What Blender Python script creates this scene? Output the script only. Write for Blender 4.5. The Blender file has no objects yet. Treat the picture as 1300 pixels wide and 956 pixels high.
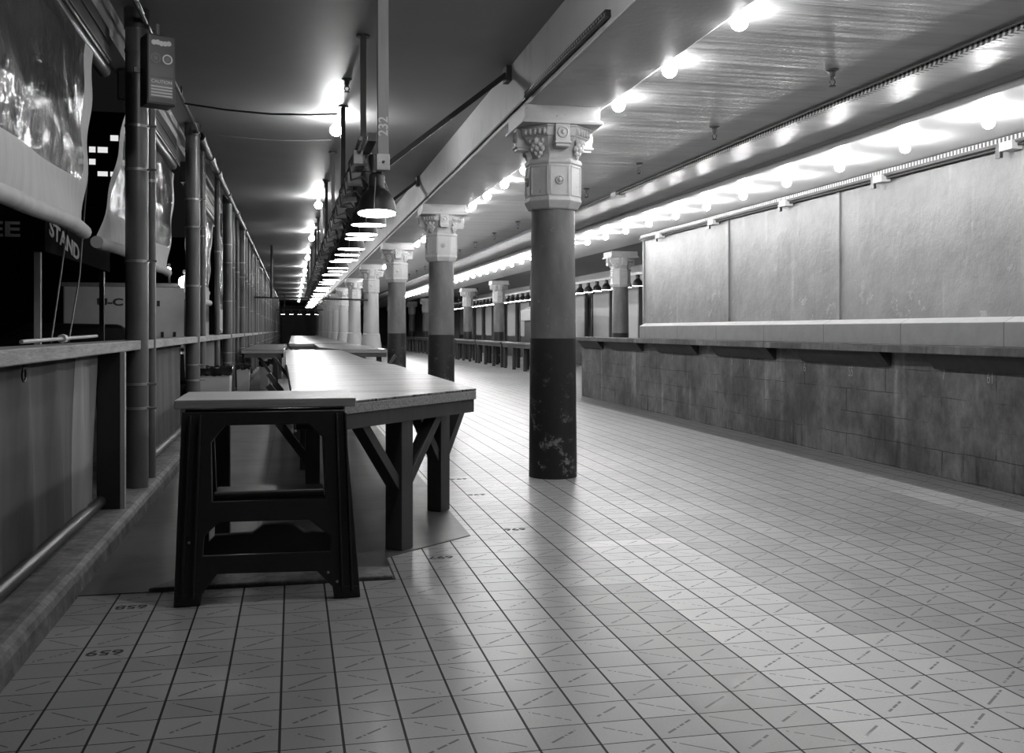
import bpy, bmesh, math, random
from mathutils import Vector, Matrix
random.seed(7)
PI = math.pi
SC = bpy.context.scene
COL = SC.collection
ORD = ['first', 'second', 'third', 'fourth', 'fifth', 'sixth', 'seventh', 'eighth', 'ninth', 'tenth', 'eleventh', 'twelfth',
       'thirteenth', 'fourteenth', 'fifteenth', 'sixteenth', 'seventeenth', 'eighteenth', 'nineteenth', 'twentieth']
def ordw(k):
    if k < 20: return ORD[k]
    tens = ['twenty', 'thirty', 'forty', 'fifty', 'sixty'][(k + 1) // 10 - 2]
    r = (k + 1) % 10
    return tens + '-' + ORD[r - 1] if r else {'twenty': 'twentieth', 'thirty': 'thirtieth', 'forty': 'fortieth', 'fifty': 'fiftieth', 'sixty': 'sixtieth'}[tens]

# ------------------------------------------------------------------ node helper
class V:
    def __init__(s, nt, out): s.nt, s.o = nt, out
    def _m(s, op, *a):
        n = s.nt.nodes.new('ShaderNodeMath'); n.operation = op
        for i, x in enumerate((s,) + a):
            if isinstance(x, V): s.nt.links.new(x.o, n.inputs[i])
            else: n.inputs[i].default_value = x
        return V(s.nt, n.outputs[0])
    def __add__(s, b): return s._m('ADD', b)
    __radd__ = __add__
    def __sub__(s, b): return s._m('SUBTRACT', b)
    def __rsub__(s, b): return s._m('MULTIPLY', -1.0)._m('ADD', b)
    def __mul__(s, b): return s._m('MULTIPLY', b)
    __rmul__ = __mul__
    def __truediv__(s, b): return s._m('DIVIDE', b)
    def lt(s, b): return s._m('LESS_THAN', b)
    def gt(s, b): return s._m('GREATER_THAN', b)
    def floor(s): return s._m('FLOOR')
    def abs(s): return s._m('ABSOLUTE')
    def min(s, b): return s._m('MINIMUM', b)
    def max(s, b): return s._m('MAXIMUM', b)
    def mod(s, b): return s._m('FLOORED_MODULO', b)
    def pow(s, b): return s._m('POWER', b)
    def clamp(s): return s.max(0.0).min(1.0)

class Mt:
    def __init__(s, name, rough=0.6, metal=0.0, spec=0.5):
        s.m = bpy.data.materials.new(name); s.m.use_nodes = True
        s.nt = s.m.node_tree; s.b = s.nt.nodes['Principled BSDF']
        s.b.inputs['Roughness'].default_value = rough; s.b.inputs['Metallic'].default_value = metal
        s.b.inputs['Specular IOR Level'].default_value = spec
        s.co = None
    def xyz(s):
        if not s.co:
            t = s.nt.nodes.new('ShaderNodeTexCoord'); s.tc = t.outputs['Object']
            n = s.nt.nodes.new('ShaderNodeSeparateXYZ'); s.nt.links.new(t.outputs['Object'], n.inputs[0])
            s.co = [V(s.nt, n.outputs[i]) for i in range(3)]
        return s.co
    def comb(s, x, y, z=0.0):
        n = s.nt.nodes.new('ShaderNodeCombineXYZ')
        for i, a in enumerate((x, y, z)):
            if isinstance(a, V): s.nt.links.new(a.o, n.inputs[i])
            else: n.inputs[i].default_value = a
        return n.outputs[0]
    def noise(s, scale=5, sc=(1, 1, 1), det=4, rough=0.6, dist=0.0):
        x, y, z = s.xyz()
        n = s.nt.nodes.new('ShaderNodeTexNoise'); n.inputs['Scale'].default_value = scale
        n.inputs['Detail'].default_value = det; n.inputs['Roughness'].default_value = rough; n.inputs['Distortion'].default_value = dist
        s.nt.links.new(s.comb(x * sc[0], y * sc[1], z * sc[2]), n.inputs['Vector'])
        return V(s.nt, n.outputs[0])
    def white(s, x, y, z=0.0):
        n = s.nt.nodes.new('ShaderNodeTexWhiteNoise'); n.noise_dimensions = '3D'
        s.nt.links.new(s.comb(x, y, z), n.inputs['Vector']); return V(s.nt, n.outputs[0])
    def grey(s, v):
        if isinstance(v, V):
            n = s.nt.nodes.new('ShaderNodeCombineColor')
            for i in range(3): s.nt.links.new(v.o, n.inputs[i])
            s.nt.links.new(n.outputs[0], s.b.inputs['Base Color'])
        else: s.b.inputs['Base Color'].default_value = (v, v, v, 1)
    def rough(s, v): s.nt.links.new(v.o, s.b.inputs['Roughness'])
    def bump(s, v, strength=0.3, dist=0.01):
        n = s.nt.nodes.new('ShaderNodeBump'); n.inputs['Strength'].default_value = strength; n.inputs['Distance'].default_value = dist
        s.nt.links.new(v.o, n.inputs['Height']); s.nt.links.new(n.outputs[0], s.b.inputs['Normal'])

def ramp(v, a, b):            # 0 below a, 1 above b
    return ((v - a) / (b - a)).clamp()
def plain(name, g, rough=0.6, metal=0.0, var=0.25, scale=6, bump=0.15, spec=0.5, sc=(1, 1, 1)):
    m = Mt(name, rough, metal, spec); n = m.noise(scale, sc)
    m.grey((n - 0.5) * (2 * var * g) + g); m.bump(n, bump, 0.01); return m.m
def emit(name, s, g=1.0):
    m = bpy.data.materials.new(name); m.use_nodes = True; nt = m.node_tree; nt.nodes.clear()
    e = nt.nodes.new('ShaderNodeEmission'); e.inputs[0].default_value = (g, g, g, 1); e.inputs[1].default_value = s
    o = nt.nodes.new('ShaderNodeOutputMaterial'); nt.links.new(e.outputs[0], o.inputs[0]); return m

M = {}
M['black'] = plain('black_paint', 0.012, 0.45)
M['plastic'] = plain('black_plastic', 0.016, 0.42, 0, 0.2, 30, 0.1)
M['dark'] = plain('dark_paint', 0.03, 0.45, 0, 0.4, 9)
M['darkwood'] = plain('dark_painted_timber', 0.035, 0.5, 0, 0.5, 8, 0.3, sc=(1, 1, 0.2))
M['steel'] = plain('galvanised_steel', 0.3, 0.38, 0.6, 0.3, 12)
M['pipe'] = plain('grey_pipe_paint', 0.085, 0.4, 0, 0.5, 7, 0.25, sc=(1, 1, 0.3))
M['pipedark'] = plain('dark_pipe_paint', 0.03, 0.4, 0, 0.5, 7, 0.25, sc=(1, 1, 0.3))
M['cream'] = plain('pale_paint', 0.42, 0.5, 0, 0.12, 5)
M['bin'] = plain('bin_plastic', 0.42, 0.45, 0, 0.08, 5)
M['bag'] = plain('bin_bag', 0.012, 0.22, 0, 0.4, 30, 0.6)
M['ceil_l'] = plain('satin_ceiling', 0.22, 0.55, 0, 0.14, 1.6, 0.05)
M['text_w'] = plain('white_lettering', 0.6, 0.6, 0, 0.1)
M['text_d'] = plain('dark_lettering', 0.03, 0.7, 0, 0.1)
M['chalk'] = plain('chalk', 0.42, 0.9, 0, 0.3, 60)
M['brace'] = plain('dark_strut', 0.012, 0.5, 0.0, 0.4, 14)
M['woodpost'] = plain('pale_post', 0.26, 0.6, 0, 0.4, 10, 0.4, sc=(1, 1, 0.1))
M['bulb'] = emit('lit_bulb', 240)
M['bulb_soffit'] = emit('lit_soffit_bulb', 420)
M['bulb_left'] = emit('lit_globe_bulb', 430)
M['lens'] = emit('lit_lamp_lens', 20)
M['street'] = emit('lit_street_lamp', 70)
M['farlamp'] = emit('lit_far_lamp', 30)
M['window'] = emit('lit_window', 0.8)
M['reflector'] = plain('white_socket', 0.6, 0.4, 0, 0.05)
M['tent'] = plain('tent_fabric', 0.008, 0.95, 0, 0.3, 10, 0.1, 0.1)
M['asphalt'] = plain('asphalt', 0.04, 0.6, 0, 0.4, 30)

# glossy board ceiling of the right bay
m = Mt('glossy_ceiling', 0.3); n = m.noise(3.0, (1, 1, 1)); n2 = m.noise(1.2, (0.3, 4, 1))
m.grey(0.31 + (n - 0.5) * 0.08 + (n2 - 0.5) * 0.26); m.rough(0.40 + n * 0.12); m.b.inputs['Specular IOR Level'].default_value = 1.0; m.bump(n2, 0.3, 0.05); M['ceil_r'] = m.m
m = Mt('soffit_paint', 0.4); m.grey(0.66 + (m.noise(2) - 0.5) * 0.1); M['soffit'] = m.m
# beam
m = Mt('beam_paint', 0.5); n = m.noise(1.5, (1, 1, 1), 6); st = ramp(m.noise(2.2, (1, 1, 0.6), 5), 0.56, 0.72)
m.grey((0.46 + (n - 0.5) * 0.2) * (1 - st * 0.3)); m.bump(m.noise(20), 0.15); M['beam'] = m.m
# capital paint
m = Mt('capital_paint', 0.5); n = m.noise(9, det=6); ch = ramp(m.noise(26), 0.66, 0.7)
m.grey((0.42 + (n - 0.5) * 0.14) * (1 - ch * 0.6)); m.bump(n, 0.3, 0.01); M['cap'] = m.m
m = Mt('column_band_line', 0.5); m.grey(0.05); M['line'] = m.m
# shaft: dark below, grey above with scuffs
m = Mt('column_paint', 0.48, 0, 0.35); x, y, z = m.xyz()
n = m.noise(16, det=7, rough=0.7); lowm = z.lt(1.085)
up = 0.115 + (m.noise(6, (1, 1, 0.3), 6) - 0.5) * 0.2 + ramp(n, 0.62, 0.7) * 0.10
scf = ramp(m.noise(7, (1, 1, 1), 8, 0.75), 0.56, 0.62) * ramp(1.15 - z, 0.1, 1.0)
lo = 0.012 + scf * 0.16 + ramp(m.noise(40), 0.7, 0.74) * 0.1
m.grey(lowm * lo + (1 - lowm) * up); m.bump(n, 0.35, 0.006); M['shaft'] = m.m
m = Mt('clad_column_paint', 0.35); x, y, z = m.xyz(); n = m.noise(5, (1, 1, 0.3))
m.grey(0.38 + (n - 0.5) * 0.15); M['clad'] = m.m
# floor tiles
TX0, TS, TY0, TP = -0.735, 0.1745, 3.70, 0.1505
m = Mt('name_tiles', 0.3, 0, 0.3); x, y, z = m.xyz()
u = (x - TX0) / TS; v = (y - TY0) / TP
i = u.floor(); j = v.floor(); fu = u - i; fv = v - j
gd = fu.min(1 - fu).lt(0.022); gt_ = fv.min(1 - fv).lt(0.016); gr = gd.max(gt_)
par = (i + j).mod(2.0); sg = par * 2 - 1
p = (fu - 0.5) * TS; q = (fv - 0.5) * TP
t = p * 0.78 + q * sg * 0.626; nn = q * 0.78 - p * sg * 0.626
L = m.white(i, j, 3.0) * 0.04 + 0.045
th_ = 0.0028 + par * 0.0016
let = m.white((t / 0.0075).floor(), i, j).gt(0.2)
stroke = nn.abs().lt(th_) * t.abs().lt(L) * let * m.white(j, i, 9.0).gt(0.06)
cell = m.white(i, j, 0.0); pan = m.white(((i + 0.5) / 4).floor(), ((j + 0.5) / 9).floor(), 5.0)
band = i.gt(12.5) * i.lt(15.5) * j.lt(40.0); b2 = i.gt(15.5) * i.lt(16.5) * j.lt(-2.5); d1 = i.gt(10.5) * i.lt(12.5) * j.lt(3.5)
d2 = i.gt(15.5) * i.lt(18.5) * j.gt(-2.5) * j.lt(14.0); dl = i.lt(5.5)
big = m.noise(0.7, det=3); fine = m.noise(120, det=2)
g = 0.27 * (1 + (cell - 0.5) * 0.22 + (pan - 0.5) * 0.26 + (big - 0.5) * 0.3 + (fine - 0.5) * 0.3)
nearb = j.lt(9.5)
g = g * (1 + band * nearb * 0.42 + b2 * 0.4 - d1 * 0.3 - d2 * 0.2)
g = g * (1 - stroke * 0.85); g = g * (1 - gr) + gr * 0.006
m.grey(g); m.rough(0.282 + (big * 0.07) + cell * 0.015 + gr * 0.4); m.bump((1 - gr) + fine * 0.06 - stroke * 0.2, 0.3, 0.003); M['tile'] = m.m
# worn concrete pad
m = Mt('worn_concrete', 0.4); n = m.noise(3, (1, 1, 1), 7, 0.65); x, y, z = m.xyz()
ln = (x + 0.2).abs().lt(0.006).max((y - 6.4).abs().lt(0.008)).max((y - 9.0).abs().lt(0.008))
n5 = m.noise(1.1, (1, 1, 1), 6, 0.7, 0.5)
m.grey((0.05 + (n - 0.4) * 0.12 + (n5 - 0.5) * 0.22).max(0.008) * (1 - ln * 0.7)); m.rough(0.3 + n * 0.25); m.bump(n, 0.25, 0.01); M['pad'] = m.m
m = Mt('curb_concrete', 0.7); n = m.noise(14, det=7, rough=0.7); st = ramp(m.noise(3), 0.45, 0.6)
m.grey((0.055 + ramp(n, 0.3, 0.7) * 0.16) * (1 - st * 0.45)); m.bump(n, 0.6, 0.01); M['curb'] = m.m
# board-marked concrete low wall: courses, cracks, drips
m = Mt('stained_concrete', 0.75); x, y, z = m.xyz()
n = m.noise(5, det=8, rough=0.7); wob = (m.noise(2.5, det=3) - 0.5) * 0.05
zz = (z + wob * 0.6 + (m.noise(0.3, (1, 1, 0)) - 0.5) * 0.02)
hz = ((zz - 0.005) / 0.205); hf = hz - hz.floor(); hl = hf.min(1 - hf).lt(0.016)
yy = (y + wob * 0.7 + (hz.floor()).mod(2.0) * 0.61) / 1.37; yf = yy - yy.floor(); vl = yf.min(1 - yf).lt(0.004)
crk = hl.max(vl) * ramp(m.noise(1.6, det=4), 0.44, 0.54)
drip = ramp(m.noise(6.0, (1, 1, 0.10), 5, 0.7), 0.56, 0.66) * ramp(0.42 - z, 0.0, 0.35)
pale = ramp(m.noise(2.6, (1, 1, 0.08), 4), 0.58, 0.7)
mott = ramp(m.noise(1.3, det=5), 0.4, 0.62)
n4 = ramp(m.noise(14, (1, 1, 0.5), 8, 0.8), 0.35, 0.65)
g = (0.04 + n * 0.14 + n4 * 0.10) * (1 - mott * 0.6) * (1 + pale * 1.3)
m.grey(g * (1 - crk * 0.8) * (1 - drip * 0.85)); m.bump(n - crk * 0.6, 0.5, 0.012); M['lowwall'] = m.m
m = Mt('shaded_corbel_concrete', 0.75); n = m.noise(9, det=7); m.grey((0.03 + (n - 0.5) * 0.05).max(0.01)); m.bump(n, 0.4); M['corbel'] = m.m  # dirty concrete, darkened further to paint in the shade below the ledge
# plaster
m = Mt('peeling_plaster', 0.55); n = m.noise(2.4, det=8, rough=0.65); x, y, z = m.xyz()
peel = ramp(m.noise(9, det=6, rough=0.75), 0.66, 0.69) * ramp(1.75 - z, 0.0, 0.5)
scr = ramp(m.noise(5, (1, 1, 0.12), 6), 0.58, 0.7)
n3 = m.noise(0.9, det=4); blot = ramp(m.noise(3.2, det=7, rough=0.7), 0.60, 0.63) * ramp(1.9 - z, 0.0, 0.5)
m.grey((0.145 + (n - 0.5) * 0.15 + (n3 - 0.5) * 0.14) * (1 + scr * 0.3) * (1 - peel * 0.5 + blot * 0.35)); m.bump(n * 0.8 + m.noise(30, det=3) * 0.08 + peel * 0.4 + blot * 0.25, 0.6, 0.035); M['plaster'] = m.m
m = Mt('ledge_paint', 0.55); n = m.noise(8, det=6); x, y, z = m.xyz()
jt = ((y / 1.21) - (y / 1.21).floor()).lt(0.01)
m.grey((0.29 + (n - 0.5) * 0.12) * (1 - jt * 0.5)); m.bump(n, 0.3); M['fascia'] = m.m
# table top: glossy with cross boards
m = Mt('tabletop_paint', 0.25); x, y, z = m.xyz(); n = m.noise(3, (0.7, 7, 1), 8, 0.75)
yb = y / 0.62; bf = yb - yb.floor(); bl = bf.lt(0.02)
ns = m.noise(2.2, (0.25, 16, 1), 4)
m.grey((0.13 + (n - 0.5) * 0.5 + (ns - 0.5) * 0.35).max(0.015) * (1 - bl * 0.9)); m.rough((n * 0.5 + 0.05).max(0.285)); m.nt.links.new((ramp(ns * 0.7 + n * 0.3, 0.38, 0.62) * 0.5 * (1 - bl) + 0.03).o, m.b.inputs['Specular IOR Level']); m.bump(n - bl, 0.5, 0.012); M['top'] = m.m
m = Mt('speckled_edge', 0.6); n = m.noise(110, det=2)
m.grey(0.16 + ramp(n, 0.42, 0.62) * 0.12); m.bump(n, 0.5, 0.004); M['edge'] = m.m
m = Mt('bare_board', 0.5); n = m.noise(6, (0.4, 5, 5), 6); m.grey(0.38 + (n - 0.5) * 0.2); m.bump(n, 0.2); M['board'] = m.m
m = Mt('sill_timber', 0.65); n = m.noise(9, (1, 0.25, 1.5), 8, 0.75); m.grey((0.22 + (n - 0.5) * 0.6).max(0.03)); m.bump(n, 0.8, 0.012); M['sill'] = m.m
# canvas
m = Mt('grey_canvas', 0.8); x, y, z = m.xyz(); n = m.noise(2.5, (1, 4, 0.3), 5)
lightm = y.gt(5.6) * y.lt(6.5)
m.grey((0.045 + (n - 0.5) * 0.05) * (1 + lightm * 3.0)); m.bump(m.noise(200), 0.1, 0.002); M['canvas'] = m.m
m = Mt('pale_canvas', 0.75); n = m.noise(4, (1, 3, 0.4), 5); m.grey(0.42 + (n - 0.5) * 0.2); m.bump(n, 0.4, 0.01); M['hem'] = m.m
# clear vinyl
m = bpy.data.materials.new('clear_vinyl'); m.use_nodes = True; nt = m.node_tree; nt.nodes.clear()
o_ = nt.nodes.new('ShaderNodeOutputMaterial'); mx = nt.nodes.new('ShaderNodeMixShader'); mx.inputs[0].default_value = 0.75
tr = nt.nodes.new('ShaderNodeBsdfTransparent'); tr.inputs[0].default_value = (0.7, 0.7, 0.7, 1)
pb = nt.nodes.new('ShaderNodeBsdfPrincipled'); pb.inputs['Base Color'].default_value = (0.045, 0.045, 0.045, 1); pb.inputs['Roughness'].default_value = 0.19; pb.inputs['Specular IOR Level'].default_value = 0.22
nz = nt.nodes.new('ShaderNodeTexNoise'); nz.inputs['Scale'].default_value = 2.6; nz.inputs['Detail'].default_value = 5; nz.inputs['Distortion'].default_value = 1.2
bu = nt.nodes.new('ShaderNodeBump'); bu.inputs['Strength'].default_value = 0.6; bu.inputs['Distance'].default_value = 0.06
tc = nt.nodes.new('ShaderNodeTexCoord')
nt.links.new(tc.outputs['Object'], nz.inputs['Vector']); nt.links.new(nz.outputs[0], bu.inputs['Height']); nt.links.new(bu.outputs[0], pb.inputs['Normal'])
nt.links.new(tr.outputs[0], mx.inputs[1]); nt.links.new(pb.outputs[0], mx.inputs[2]); nt.links.new(mx.outputs[0], o_.inputs[0]); M['vinyl'] = m
# perforated strut: rows of pale slots
m = Mt('slotted_strut', 0.4, 0.4); x, y, z = m.xyz(); f_ = y / 0.05; ff = f_ - f_.floor()
m.grey(0.03 + ff.lt(0.45) * 0.4); M['slots'] = m.m
m = Mt('back_boards', 0.6); x, y, z = m.xyz(); f_ = y / 1.15; ff = f_ - f_.floor(); n = m.noise(3)
m.grey(0.42 + (n - 0.5) * 0.1 - ff.lt(0.08) * 0.33); M['boards'] = m.m

# ------------------------------------------------------------------ mesh helpers
def NB(): return bmesh.new()
def box(bm, x0, x1, y0, y1, z0, z1, mat=None):
    vs = [bm.verts.new((x, y, z)) for z in (z0, z1) for x, y in ((x0, y0), (x1, y0), (x1, y1), (x0, y1))]
    if mat is not None:
        for v_ in vs: v_.co = mat @ v_.co
    for f in ((3, 2, 1, 0), (4, 5, 6, 7), (0, 1, 5, 4), (1, 2, 6, 5), (2, 3, 7, 6), (3, 0, 4, 7)): bm.faces.new([vs[k] for k in f])
    return bm
def bar(bm, a, b, w, h=None):        # square bar from a to b
    a, b = Vector(a), Vector(b); d = b - a; h = h or w
    q_ = d.to_track_quat('Z', 'Y').to_matrix().to_4x4(); mt = Matrix.Translation(a) @ q_
    return box(bm, -w / 2, w / 2, -h / 2, h / 2, 0, d.length, mt)
def tube(bm, pts, r, n=10, cap=True):
    pts = [Vector(p_) for p_ in pts]; rings = []; rr = r if isinstance(r, (list, tuple)) else [r] * len(pts)
    for k, p_ in enumerate(pts):
        d = (pts[min(k + 1, len(pts) - 1)] - pts[max(k - 1, 0)]).normalized()
        up = Vector((0, 0, 1)) if abs(d.z) < 0.9 else Vector((0, 1, 0))
        a = d.cross(up).normalized(); b = d.cross(a)
        rings.append([bm.verts.new(p_ + (a * math.cos(2 * PI * i / n) + b * math.sin(2 * PI * i / n)) * rr[k]) for i in range(n)])
    for r0, r1 in zip(rings, rings[1:]):
        for i in range(n): bm.faces.new((r0[i], r0[(i + 1) % n], r1[(i + 1) % n], r1[i]))
    if cap: bm.faces.new(rings[0][::-1]); bm.faces.new(rings[-1])
    return bm
def lathe(bm, prof, n=24, c=(0, 0, 0), rot=0.0, cap=True, mt=None):
    rings = []
    for r, z in prof:
        ring = []
        for i in range(n):
            a = 2 * PI * i / n + rot; co = Vector((c[0] + r * math.cos(a), c[1] + r * math.sin(a), c[2] + z))
            ring.append(bm.verts.new(mt @ co if mt else co))
        rings.append(ring)
    for r0, r1 in zip(rings, rings[1:]):
        for i in range(n): bm.faces.new((r0[i], r0[(i + 1) % n], r1[(i + 1) % n], r1[i]))
    if cap: bm.faces.new(rings[0][::-1]); bm.faces.new(rings[-1])
    return bm
def ball(bm, c, r, s=(1, 1, 1), sub=2, rot=None):
    mt = Matrix.Translation(c) @ (rot if rot else Matrix()) @ Matrix.Diagonal((s[0], s[1], s[2], 1))
    bmesh.ops.create_icosphere(bm, subdivisions=sub, radius=r, matrix=mt); return bm
def prism(bm, pts, z0, z1):
    a = [bm.verts.new((x, y, z0)) for x, y in pts]; b = [bm.verts.new((x, y, z1)) for x, y in pts]; n = len(pts)
    bm.faces.new(a[::-1]); bm.faces.new(b)
    for i in range(n): bm.faces.new((a[i], a[(i + 1) % n], b[(i + 1) % n], b[i]))
    return bm
def prismY(bm, pts, y0, y1):         # polygon in XZ extruded along Y
    a = [bm.verts.new((x, y0, z)) for x, z in pts]; b = [bm.verts.new((x, y1, z)) for x, z in pts]; n = len(pts)
    bm.faces.new(a); bm.faces.new(b[::-1])
    for i in range(n): bm.faces.new((b[i], b[(i + 1) % n], a[(i + 1) % n], a[i]))
    return bm
def obj(name, bm, mat, parent=None, smooth=False, bev=0.0, loc=None):
    bmesh.ops.recalc_face_normals(bm, faces=bm.faces)
    me = bpy.data.meshes.new(name); bm.to_mesh(me); bm.free()
    if smooth:
        for p_ in me.polygons: p_.use_smooth = True
        me.set_sharp_from_angle(angle=math.radians(38))
    me.materials.append(M[mat] if isinstance(mat, str) else mat)
    o = bpy.data.objects.new(name, me); COL.objects.link(o)
    if parent: o.parent = parent
    if loc: o.location = loc
    if bev:
        b_ = o.modifiers.new('bevel', 'BEVEL'); b_.width = bev; b_.segments = 2; b_.limit_method = 'ANGLE'
    return o
def tag(o, label=None, cat=None, group=None, kind=None):
    if label: o['label'] = label
    if cat: o['category'] = cat
    if group: o['group'] = group
    if kind: o['kind'] = kind
    return o
def thing(name, label, cat, loc=(0, 0, 0), rz=0.0, group=None):
    o = bpy.data.objects.new(name, None); o.empty_display_size = 0.1; COL.objects.link(o); o.location = loc; o.rotation_euler.z = rz
    return tag(o, label, cat, group)
def struct(name, bm, mat, parent=None, **k):
    o = obj(name, bm, mat, parent, **k)
    if not parent: o['kind'] = 'structure'
    return o
def dup(o, loc=None, rz=None, label=None, parent=None):
    c = o.copy(); COL.objects.link(c)
    if parent: c.parent = parent
    if loc is not None: c.location = loc
    if rz is not None: c.rotation_euler.z = rz
    if label: c['label'] = label
    for ch in list(o.children): dup(ch, parent=c)
    return c
def curve_mesh(cu, name):
    ob = bpy.data.objects.new('tmp', cu); COL.objects.link(ob)
    dg = bpy.context.evaluated_depsgraph_get(); dg.update()
    me = bpy.data.meshes.new_from_object(ob.evaluated_get(dg)); me.name = name
    bpy.data.objects.remove(ob); return me
def text(name, s, size, mat, mtx, parent=None, ext=0.001, bold=0.0, sx=1.0):
    cu = bpy.data.curves.new('t', 'FONT'); cu.body = s; cu.size = size; cu.extrude = ext; cu.align_x = 'CENTER'; cu.align_y = 'CENTER'; cu.offset = bold
    me = curve_mesh(cu, name); me.transform(mtx @ Matrix.Diagonal((sx, 1, 1, 1))); me.materials.clear(); me.materials.append(M[mat])
    o = bpy.data.objects.new(name, me); COL.objects.link(o)
    if parent: o.parent = parent
    return o
def plate(name, outer, holes, th, mat, mtx, parent, bev=0.004):
    cu = bpy.data.curves.new('p', 'CURVE'); cu.dimensions = '2D'; cu.fill_mode = 'BOTH'; cu.extrude = th / 2; cu.bevel_depth = bev; cu.bevel_resolution = 1; cu.offset = -bev
    for ring in [outer] + holes:
        sp = cu.splines.new('POLY'); sp.points.add(len(ring) - 1); sp.use_cyclic_u = True
        for k, (x, y) in enumerate(ring): sp.points[k].co = (x, y, 0, 1)
    me = curve_mesh(cu, name); me.transform(mtx); me.materials.clear(); me.materials.append(M[mat])
    o = bpy.data.objects.new(name, me); COL.objects.link(o); o.parent = parent; return o
RX = Matrix.Rotation(PI / 2, 4, 'X')          # XY plane -> XZ plane, facing -Y
def T(*a): return Matrix.Translation(a)

# ------------------------------------------------------------------ room shell
YF = 90.0
fl = struct('floor', prism(NB(), [(-1.0, -3), (9.8, -3), (9.8, YF), (-1.0, YF)], -0.12, 0.0), 'tile')
def tile_number(s, x, y):
    o = text('tile_number', s, 0.075, 'text_d', T(x, y, 0.0006) @ Matrix.Rotation(PI, 4, 'Z'), fl, 0.0004, 0.001, 1.15); return o
for s_, x_, y_ in (('658', -0.655, 4.38), ('659', -0.655, 3.78), ('697', 0.73, 5.0), ('696', 1.25, 5.61), ('695', 1.25, 6.85), ('694', 1.25, 7.6)): tile_number(s_, x_, y_)
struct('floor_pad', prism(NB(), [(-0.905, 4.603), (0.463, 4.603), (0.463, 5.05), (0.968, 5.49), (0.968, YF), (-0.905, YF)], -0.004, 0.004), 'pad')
struct('trim_1', prism(NB(), [(-0.62, 4.61), (0.45, 4.61), (0.45, 4.80), (-0.50, 4.80)], 0.0, 0.018), 'curb', bev=0.006)
bm = NB()
prismY(bm, [(-0.905, 0), (-0.908, 0.07), (-0.918, 0.095), (-0.94, 0.11), (-0.965, 0.115), (-1.6, 0.115), (-1.6, -0.1), (-0.905, -0.1)], -3, 4.55)
prismY(bm, [(-0.905, 0), (-0.912, 0.06), (-0.922, 0.082), (-0.945, 0.096), (-0.975, 0.10), (-1.6, 0.10), (-1.6, -0.1), (-0.905, -0.1)], 4.56, 7.5)
prismY(bm, [(-0.905, 0), (-0.914, 0.055), (-0.925, 0.08), (-0.95, 0.096), (-0.98, 0.10), (-1.6, 0.10), (-1.6, -0.1), (-0.905, -0.1)], 7.51, YF)
struct('trim_2', bm, 'curb')
struct('ceiling', box(NB(), -1.45, 1.80, -3, YF, 3.30, 3.42), 'ceil_l')
struct('ceiling_right', box(NB(), 2.25, 5.0, -3, YF, 2.93, 3.42), 'ceil_r')
bm = box(NB(), 4.93, 6.55, -3, YF, 2.84, 3.42); struct('ceiling_soffit', bm, 'soffit')
struct('ceiling_back', box(NB(), 6.55, 9.8, -3, YF, 3.0, 3.42), 'ceil_l')
struct('beam', box(NB(), 1.73, 2.34, -3, YF, 2.855, 3.42), 'beam', bev=0.01)
struct('trim_3', prismY(prismY(NB(), [(4.90, 2.90), (4.93, 2.90), (4.93, 2.93), (4.885, 2.93)], -3, 13.9), [(4.905, 2.84), (4.93, 2.84), (4.93, 2.90), (4.915, 2.90)], -3, YF), 'cream')
# plaster wall standing back behind the deep ledge
WX = 6.12
struct('wall_right', box(NB(), WX, WX + .35, -3, 16.9, 1.2, 2.84), 'plaster')
struct('trim_4', prismY(NB(), [(4.845, 1.03), (WX, 1.03), (WX, 1.245), (4.93, 1.245), (4.845, 1.205)], -3, 13.55), 'fascia', bev=0.005)
for k, y_ in enumerate((4.35, 7.38, 10.35, 13.32, 16.86)):
    struct('trim_%d' % (5 + k), box(NB(), WX - .022, WX + .01, y_ - 0.028, y_ + 0.028, 1.245, 2.82), 'plaster', bev=0.004)
struct('wall_end', box(NB(), 5.12, WX, 13.4, 13.55, 0, 1.03), 'lowwall')
struct('wall_under', box(NB(), WX, WX + .35, -3, 16.9, 0, 1.2), 'plaster')
lw = struct('wall_low', box(NB(), 4.93, 5.12, -3, 16.75, 0, 0.97), 'lowwall')
for s_, y_, z_ in (('7', 6.83, .80), ('61', 6.30, .80), ('6', 8.98, .78), ('55', 8.15, .77), ('5', 10.65, .79), ('1', 10.2, .8), ('3', 12.5, .80), ('2', 14.9, .8)):
    text('chalk_number', s_, 0.13, 'chalk', T(4.929, y_, z_) @ Matrix.Rotation(-PI / 2, 4, 'Z') @ RX, lw, 0.0006, -0.0035, 0.6)
struct('trim_10', prismY(NB(), [(4.79, 0.965), (5.14, 0.965), (5.14, 1.03), (4.79, 1.03)], -3, 16.85), 'lowwall', bev=0.006)
# long sloping haunches under the ledge, weathered, shade put into their dark colour
ed = [(1.35, 2.85), (3.4, 4.87), (5.45, 6.91), (7.52, 8.98), (9.57, 11.0), (11.6, 12.93), (13.6, 15.0), (15.48, 16.6)]
for k, (a, b) in enumerate(ed):
    o = obj('corbel', prismY(NB(), [(4.81, 0.9645), (4.929, 0.9645), (4.929, 0.845), (4.905, 0.845)], 0, b - a), 'corbel', loc=(0, a, 0))
    tag(o, 'long dark sloping concrete haunch under the right ledge, %s from the front' % ordw(k), 'corbel', 'concrete haunches under the ledge')
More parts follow.
